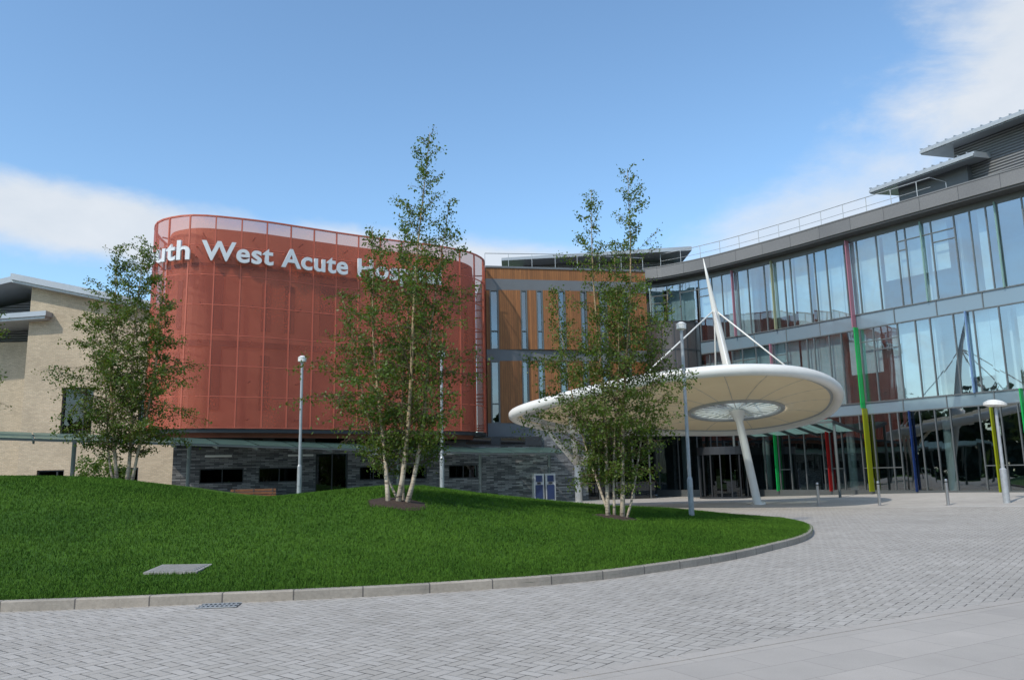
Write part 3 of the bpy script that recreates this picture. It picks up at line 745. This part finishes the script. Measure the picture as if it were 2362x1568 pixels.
# ---------------------------------------------------------------- canopy
can=empty('entrance_canopy')
OUT=[(0,36.5,4.3),(2.1,33.9,4.77),(4.7,32.0,5.15),(7,30.9,5.35),(9.2,30.5,5.4),(11.4,31.1,5.3),(13.1,32.6,5.0),(14.2,34.8,4.6),(14.5,37.4,4.1),(13.4,39.9,3.72),(11.2,40.8,3.55),(8,40.6,3.6),(4.6,40.1,3.68),(1.5,38.9,3.9)]
out=catmull(OUT,8,True); N=len(out)
OC=Vector((10.15,36.4,4.35)); oa,ob=2.1,1.7
def plane(x,y): return 4.6-.18*(y-35)
oc=[]
for q in out:
    a=math.atan2((q[1]-OC.y)/ob,(q[0]-OC.x)/oa); x,y=OC.x+oa*math.cos(a),OC.y+ob*math.sin(a); oc.append((x,y,plane(x,y)))
b=B()
b.tube(out+[out[0]],.23,14,'white',False); b.obj('rim',can,True)
def lerp(a,c,t): return tuple(p+(q-p)*t for p,q in zip(a,c))
b=B(); rings=[0,.2,.4,.6,.8,.86,.95,1.0]
sag=lambda t:.10*math.sin(math.pi*t)
for k in range(N):
    k2=(k+1)%N
    for t0,t1 in zip(rings,rings[1:]):
        A=lerp(oc[k],out[k],t0);C=lerp(oc[k2],out[k2],t0);D=lerp(oc[k2],out[k2],t1);E=lerp(oc[k],out[k],t1)
        P=[(A[0],A[1],A[2]-.06+sag(t0)),(C[0],C[1],C[2]-.06+sag(t0)),(D[0],D[1],D[2]-.06+sag(t1)),(E[0],E[1],E[2]-.06+sag(t1))]
        b.face(P,'galv' if (t0==.86) else 'fabric')
b.obj('underside_fabric',can)
b=B()
up=lambda t:.12+.55*(1-t)**.8*(t+.4)
for k in range(N):
    k2=(k+1)%N; ts=[0,.35,.7,1]
    for t0,t1 in zip(ts,ts[1:]):
        A=lerp(oc[k],out[k],t0);C=lerp(oc[k2],out[k2],t0);D=lerp(oc[k2],out[k2],t1);E=lerp(oc[k],out[k],t1)
        b.face([(A[0],A[1],A[2]+up(t0)),(C[0],C[1],C[2]+up(t0)),(D[0],D[1],D[2]+up(t1)),(E[0],E[1],E[2]+up(t1))],'fabric')
b.obj('top_membrane',can,True)
b=B()
for k in range(0,N,7): b.tube([lerp(oc[k],out[k],t)[:2]+(lerp(oc[k],out[k],t)[2]-.05+.1*math.sin(math.pi*t),) for t in np.linspace(0,1,7)],.018,6,'galv')
rg=[(OC.x+oa*math.cos(a),OC.y+ob*math.sin(a),plane(0,OC.y+ob*math.sin(a))-.08) for a in np.linspace(0,2*math.pi,49)]
b.tube(rg,.09,8,'galv',False)
rg2=[(OC.x+oa*.9*math.cos(a),OC.y+ob*.9*math.sin(a),plane(0,OC.y+ob*.9*math.sin(a))-.06) for a in np.linspace(0,2*math.pi,49)]
b.tube(rg2,.03,6,'white',False)
base=Vector((11.3,37.9,0)); tip=Vector((8.86,35.5,11.2)); ax=lambda z: base+(tip-base)*(z/11.2)
c0=ax(4.35)
for k in range(0,48,2): b.beam(c0,rg2[k],.03,.05,'white')
b.obj('oculus_ring',can)
b=B(); b.face([(q[0],q[1],q[2]+.09) for q in rg[:-1]],'oculus'); b.obj('oculus_glazing',can)
b=B()
b.tube([ax(z) for z in (-.05,.05,3.0,3.8,4.1,4.5,5.0)],[.21,.19,.18,.17,.3,.42,.42],18,'white')
b.tube([ax(-.02),ax(.05)],[.36,.36],18,'white')
b.tube([ax(z) for z in (4.9,5.6,7,8.8,9.0,10.3,11.2)],[.24,.21,.18,.15,.13,.07,.015],18,'white')
at=ax(8.9)
for e in ((13.0,34.2,4.95),(4.9,33.6,5.05),(10.2,40.2,3.9),(8.6,31.4,5.4)):
    b.tube([at,e],.035,8,'white'); b.tube([Vector(e)+Vector((0,0,-.1)),Vector(e)+(at-Vector(e))*.06],.07,8,'white')
yb_=(3.05,38.9)
b.tube([(yb_[0],yb_[1],0),(yb_[0]-.02,yb_[1],2.1)],[.17,.15],14,'white'); b.tube([(yb_[0],yb_[1],0),(yb_[0],yb_[1],.06)],.34,16,'white')
for e in ((1.35,38.3,3.95),(4.9,39.3,3.7),(2.6,36.8,4.2)):
    b.tube([(yb_[0]-.02,yb_[1],2.0),e],[.13,.09],12,'white')
b.obj('mast_and_columns',can,True)

# ---------------------------------------------------------------- street furniture
def lamp(x,y,z0,top):
    b=B(); b.tube([(x,y,z0-.1),(x,y,z0+1.0)],.075,14,'galv'); b.tube([(x,y,z0+1.0),(x,y,z0+1.06),(x,y,top-.22)],[.075,.052,.045],12,'galv')
    b.tube([(x,y,top-.25),(x,y,top-.22),(x,y,top-.20),(x,y,top-.10),(x,y,top-.06),(x,y,top)],[.05,.08,.14,.14,.15,.06],16,'white')
    b.box((x,y-.08,z0+.5),(.07,.02,.3),'galv'); return b.obj('street_lamp')
lamp(-7.2,27,lz(-7.2,27),5.75); lamp(-2.43,27,lz(-2.43,27),5.82); lamp(4.82,22.3,lz(4.82,22.3),5.78)
b=B(); x,y=18.48,30.6; z0=float(g(x,y))
b.tube([(x,y,z0-.1),(x,y,z0+1.25)],.12,16,'galv'); b.tube([(x,y,z0+1.25),(x,y,z0+1.3),(x,y,3.8)],[.12,.065,.055],14,'galv')
b.tube([(x,y,3.78),(x,y,3.92),(x-.05,y-.05,3.98)],[.05,.05,.04],10,'galv')
b.tube([(x-.04,y-.05,3.80),(x-.04,y-.05,3.84),(x-.03,y-.05,3.93),(x-.02,y-.05,4.02),(x-.01,y-.05,4.06)],[.26,.40,.40,.24,.05],20,'white')
b.obj('street_lamp')
for x,y in ((13.2,35.4),(15.0,33.5),(16.7,31.4),(19.6,28.2)):
    z=float(g(x,y)); b=B(); b.tube([(x,y,z-.05),(x,y,z+.96),(x,y,z+.985),(x,y,z+1.0)],[.06,.06,.055,.03],18,'steel'); b.tube([(x,y,z),(x,y,z+.015)],.1,18,'steel'); b.tube([(x,y,z+.86),(x,y,z+.9)],.0615,18,'dark'); b.obj('bollard',None,False)
b=B(); bx0,by0=-11.6,36.2; z0=float(g(bx0,by0)); ba=math.radians(33)
def L(p): return (bx0+p[0]*math.cos(ba)-p[1]*math.sin(ba),by0+p[0]*math.sin(ba)+p[1]*math.cos(ba),z0+p[2])
for k in range(4): b.beam(L((-1,-.2+k*.13,.45)),L((1,-.2+k*.13,.45)),.1,.035,'wood')
for k in range(3): b.beam(L((-1,.28+k*.02,.58+k*.13)),L((1,.28+k*.02,.58+k*.13)),.03,.1,'wood')
for q in (-.85,0,.85):
    b.beam(L((q,-.2,0)),L((q,-.2,.43)),.05,.05,'dark'); b.beam(L((q,.25,0)),L((q,.33,.92)),.05,.05,'dark'); b.beam(L((q,-.22,.42)),L((q,.28,.42)),.05,.04,'dark')
b.obj('park_bench')
b=B(); z0=float(g(-14.9,34.6)); pts=[(-15.9,34.3,z0),(-15.9,34.3,z0+.98),(-13.9,35.3,z0+.98),(-13.9,35.3,z0)]
b.tube(pts[:2],.025,8,'galv'); b.tube(pts[1:3],.025,8,'galv'); b.tube(pts[2:],.025,8,'galv'); b.tube([(-15.9,34.3,z0+.5),(-13.9,35.3,z0+.5)],.018,8,'galv'); b.obj('hand_rail')
b=B(); 
for k,x in enumerate((1.3,1.95)):
    b.box((x,45.4+k*.2,.82),(.58,.5,1.6),'galv',.2); b.box((x+.05,45.13+k*.2,.6),(.42,.03,.8),'blue',.2); b.box((x+.05,45.13+k*.2,1.35),(.36,.03,.34),'blue',.2); b.box((x+.05,45.1+k*.2,1.1),(.2,.03,.1),'dark',.2)
b.obj('payment_kiosk')

# ---------------------------------------------------------------- birch trees
def birch(name,base,stems,seed,leafsz=.035,dens=1.0,brown=.2,lw=.82):
    r=random.Random(seed); rn=np.random.default_rng(seed)
    b=B(); E=empty(name); LP=[]
    bx,by,bz=base
    for (dx,dy,tx,ty,h,rad,Lm) in stems:
        n=14; pts=[];w1,w2=r.uniform(0,6),r.uniform(0,6)
        for k in range(n+1):
            t=k/n
            pts.append(Vector((bx+dx+(tx-dx)*t**.8+.06*math.sin(w1+t*7),by+dy+(ty-dy)*t**.8+.06*math.sin(w2+t*6),bz-.1+h*t)))
        rd=[max(.006,rad*(1-k/n)**.95*(1.25 if k==0 else 1)) for k in range(n+1)]
        b.tube(pts,rd,8,'bark')
        nb=int(h*9.5*dens); ga=r.uniform(0,6)
        for i in range(nb):
            t=.12+.87*(i+r.random())/nb
            f=t*n; k=min(int(f),n-1); p=pts[k].lerp(pts[k+1],f-k)
            sh=min(1,.6+(t-.12)*2.4) if t<.30 else max(.12,1-((t-.30)/.70)**1.15*.86)
            Ln=Lm*sh*r.choice([.45,.6,.8,1.0,1.2])*r.uniform(.9,1.1); ga+=2.4+r.uniform(-.5,.5)
            el=math.radians(r.uniform(15,55)+ (14 if t>.7 else 0))
            d=Vector((math.cos(ga)*math.cos(el),math.sin(ga)*math.cos(el),math.sin(el)))
            bp=[p]; dd=d.copy(); ns=6
            for q in range(ns):
                dd=(dd+Vector((r.uniform(-.14,.14),r.uniform(-.14,.14),-.06-.03*q*(1-t)))).normalized(); bp.append(bp[-1]+dd*Ln/ns)
            rb=max(.005,rd[k]*.36); b.tube(bp,[max(.0025,rb*(1-q/(ns+.5))) for q in range(ns+1)],4,'bird_twig',False)
            clump=r.choice([.4,.8,1.2,1.7])
            for q in range(1,ns+1):
                nt_=3 if Ln>.6 else (2 if Ln>.35 else 1)
                for _ in range(nt_):
                    if r.random()<.12: continue
                    tl=Ln*r.uniform(.16,.40)*(1.15-q/ns*.5)
                    td=(dd+Vector((r.uniform(-1,1),r.uniform(-1,1),r.uniform(-.55,.5)))).normalized()
                    e=bp[q]+td*tl+Vector((0,0,-.12*tl)); b.tube([bp[q],bp[q].lerp(e,.5)+Vector((0,0,.03)),e],[.004,.003,.002],3,'bird_twig',False)
                    m_=int((4+tl*20)*clump*lw*r.uniform(.5,1.4)+.5)
                    for _2 in range(m_):
                        u=r.uniform(.1,1.1); c=bp[q].lerp(e,u); LP.append((c.x+r.gauss(0,.06),c.y+r.gauss(0,.06),c.z+r.gauss(0,.065)-.02))
    b.obj('trunks_and_branches',E,True)
    C=np.array(LP); n=len(C)
    a=rn.normal(size=(n,3)); a[:,2]-=.5; a/=np.linalg.norm(a,axis=1)[:,None]; c=rn.normal(size=(n,3)); c=np.cross(a,c); c/=np.linalg.norm(c,axis=1)[:,None]
    sz=leafsz*rn.uniform(.6,1.3,n)[:,None]
    P=np.stack([C-a*sz,C+c*sz*.62-a*sz*.15,C+a*sz*1.1,C-c*sz*.62-a*sz*.15],1)
    o=tri_mesh('leaves',P,4,['leaf','leafbrown'],(rn.random(n)<brown)); o.parent=E
    return n
tot=0
z=lz(-2.62,18)
tot+=birch('birch_tree',(-2.62,18,z),[(-.22,0,-.75,.5,6.6,.052,1.6),(0,-.05,.72,-.2,8.7,.058,1.5),(.18,.05,1.15,.3,7.2,.055,1.35),(.05,.15,-1.6,1.2,5.2,.03,1.3),(.1,.1,.1,.9,6.9,.035,1.5)],1)
z=lz(2.45,20)
tot+=birch('birch_tree',(2.45,20,z),[(-.16,0,-.25,.5,8.7,.054,1.5),(.16,0,.72,0,9.1,.058,1.5),(-.12,.1,-1.4,.7,6.1,.035,1.4),(.2,.1,1.7,.7,5.9,.032,1.35),(0,.12,.25,-.3,6.6,.035,1.5)],2)
z=lz(-12.6,26)
tot+=birch('birch_tree',(-12.6,26,z),[(-.25,0,-.9,.2,8.0,.062,1.9),(.05,0,-.05,.5,8.4,.066,1.9),(.3,.1,.9,.2,6.9,.055,1.7),(-.3,.2,-1.6,.5,6.2,.04,1.6)],3,leafsz=.042,brown=.35,lw=.8)
z=lz(-16.6,23)
tot+=birch('birch_tree',(-16.6,23,z),[(-.25,0,-.9,.2,6.4,.065,1.3),(.25,0,.6,.5,6.2,.06,1.5)],5,leafsz=.042,brown=.3)
print('leaves',tot)
b=B()
for (cx_,cy_,rr) in ((-2.62,18,.75),(2.45,20,.6),(-12.6,26,.8)):
    ring=[]
    for k in range(20):
        a=2*math.pi*k/20; q=rr*random.uniform(.85,1.1); x,y=cx_+q*math.cos(a),cy_+q*math.sin(a); ring.append((x,y,lz(x,y)+.005))
    cz=lz(cx_,cy_)+.07
    for k in range(20): b.face([ring[k],ring[(k+1)%20],(cx_,cy_,cz)],'soil')
b.obj('mulch_bed')
def shrub(name,c,rx,ry,rz,n,mat,sz):
    a=rng.normal(size=(n,3)); a/=np.linalg.norm(a,axis=1)[:,None]; rr=rng.uniform(.35,1,n)**.5
    C=np.array(c)+a*rr[:,None]*np.array([rx,ry,rz])*(1+.25*np.sin(a[:,0:1]*7+a[:,1:2]*5)); C[:,2]=np.maximum(C[:,2],0.02)
    u=rng.normal(size=(n,3)); u/=np.linalg.norm(u,axis=1)[:,None]; w=np.cross(u,rng.normal(size=(n,3))); w/=np.linalg.norm(w,axis=1)[:,None]
    s=sz*rng.uniform(.6,1.3,n)[:,None]; return np.stack([C-u*s,C+w*s*.6,C+u*s,C-w*s*.6],1)
P=shrub('s',(-15.2,29.5,1.6),1.0,.8,1.0,5000,'leaf',.045); o=tri_mesh('shrub_leaves',P,4,['leaf']); 
e=empty('shrub'); o.parent=e
b=B()
for k in range(9):
    a=k*.7; b.tube([(-15.2,29.5,.1),(-15.2+.7*math.cos(a),29.5+.6*math.sin(a),1.9)],[.03,.01],5,'bird_twig')
b.obj('stems',e)
# belt of trees around the grounds, behind and beside the viewpoint (seen reflected in the glazing)
PP=[]
rr_=random.Random(9)
for k in range(96):
    a=math.radians(62+ (289-62)*k/95); R_=84+9*math.sin(k*.7)+rr_.uniform(-4,4)
    x,y=R_*math.sin(a),8+R_*math.cos(a)
    h=rr_.uniform(9,14); PP.append(shrub('d',(x,y,h*.5),rr_.uniform(3.5,5.5),rr_.uniform(3.5,5.5),h*.52,900,'darkleaf',.8))
o=tri_mesh('distant_trees',np.concatenate(PP),4,['darkleaf'])

# ---------------------------------------------------------------- world
world=bpy.data.worlds.new('World'); scene.world=world; world.use_nodes=True
nt=NT(world.node_tree); bg=nt.n['Background']; 
EL,ROT=math.radians(44),math.radians(222)
sky=nt.new('ShaderNodeTexSky',sky_type='NISHITA'); sky.sun_disc=False; sky.sun_elevation=EL; sky.sun_rotation=ROT
sky.air_density=1.0; sky.dust_density=.6; sky.ozone_density=1.5
tc=nt.new('ShaderNodeTexCoord').outputs['Generated']
s=nt.new('ShaderNodeSeparateXYZ'); nt.put(s.inputs[0],tc)
az=nt.M('ARCTAN2',s.outputs[0],s.outputs[1]); el=nt.M('ARCSINE',s.outputs[2])
cv=nt.new('ShaderNodeCombineXYZ'); nt.put(cv.inputs[0],az); nt.put(cv.inputs[1],nt.M('MULTIPLY',el,1.9))
nz=nt.noise(cv.outputs[0],4.2,8,.62,.4); nz2=nt.noise(cv.outputs[0],13,6,.6,.3)
nn=nt.M('ADD',nt.M('MULTIPLY',nz,.72),nt.M('MULTIPLY',nz2,.28))
def blob(a0,e0,ra,re,rot=0):
    da=nt.M('SUBTRACT',az,a0); de=nt.M('SUBTRACT',el,e0); c,s_=math.cos(rot),math.sin(rot)
    u=nt.M('DIVIDE',nt.M('ADD',nt.M('MULTIPLY',da,c),nt.M('MULTIPLY',de,s_)),ra); v=nt.M('DIVIDE',nt.M('SUBTRACT',nt.M('MULTIPLY',de,c),nt.M('MULTIPLY',da,s_)),re)
    return nt.M('SUBTRACT',1,nt.M('SQRT',nt.M('ADD',nt.M('MULTIPLY',u,u),nt.M('MULTIPLY',v,v))))
def cloud(bl,k=1.4,soft=.35,bias=0):
    f=nt.M('ADD',nt.M('MULTIPLY',bl,1.0),nt.M('MULTIPLY',nt.M('SUBTRACT',nn,.5),k)); f=nt.M('ADD',f,bias); return nt.smooth(f,0,soft)
c1=cloud(blob(-.46,.280,.32,.055,-.10),1.3,.55)
c2=nt.M('MULTIPLY',cloud(blob(-.12,.260,.38,.050,-.05),1.3,.55),.95)
c3=cloud(blob(.70,.42,.28,.18,.1),1.3,.5)
c5=nt.M('MULTIPLY',cloud(blob(.38,.28,.27,.085,.3),1.9,.9),.85)
c6=cloud(blob(.60,.56,.24,.10,-.5),1.5,.6)
far=nt.smooth(nt.M('ABSOLUTE',az),.75,1.1)
c4=nt.M('MULTIPLY',nt.M('MULTIPLY',nt.smooth(nn,.44,.66),far),.8)
cm=c1
for q in (c2,c3,c4,c5,c6): cm=nt.M('MAXIMUM',cm,q)
cm=nt.M('MULTIPLY',cm,.92)
skyc=nt.mix(1,sky.outputs[0],(1.72,2.02,2.10),'MULTIPLY')
cl=nt.mix(nz2,(6.2,6.8,7.5),(7.8,8.1,8.5))
col=nt.mix(cm,skyc,cl)
nt.put(bg.inputs[0],col); bg.inputs[1].default_value=.108
sd=bpy.data.lights.new('sun','SUN'); sd.energy=3.2; sd.angle=math.radians(1.0); sd.color=(1,.93,.83)
so=bpy.data.objects.new('sun',sd); SC.objects.link(so)
dv=Vector((math.sin(ROT)*math.cos(EL),math.cos(ROT)*math.cos(EL),math.sin(EL)))
so.rotation_euler=dv.to_track_quat('Z','Y').to_euler(); so.location=dv*100

# ---------------------------------------------------------------- camera
cd=bpy.data.cameras.new('camera'); cd.lens=28; cd.sensor_width=36; cd.clip_end=6000; cd.clip_start=.1
co=bpy.data.objects.new('camera',cd); SC.objects.link(co)
p=math.atan(310/1837); r=.02
Rt=Vector((1,0,0)); Up=Vector((0,-math.sin(p),math.cos(p))); Fw=Vector((0,math.cos(p),math.sin(p)))
cxv=Rt*math.cos(r)-Up*math.sin(r); cyv=Rt*math.sin(r)+Up*math.cos(r)
mt=Matrix((cxv,cyv,-Fw)).transposed().to_4x4(); mt.translation=Vector((0,0,1.6)); co.matrix_world=mt
scene.camera=co
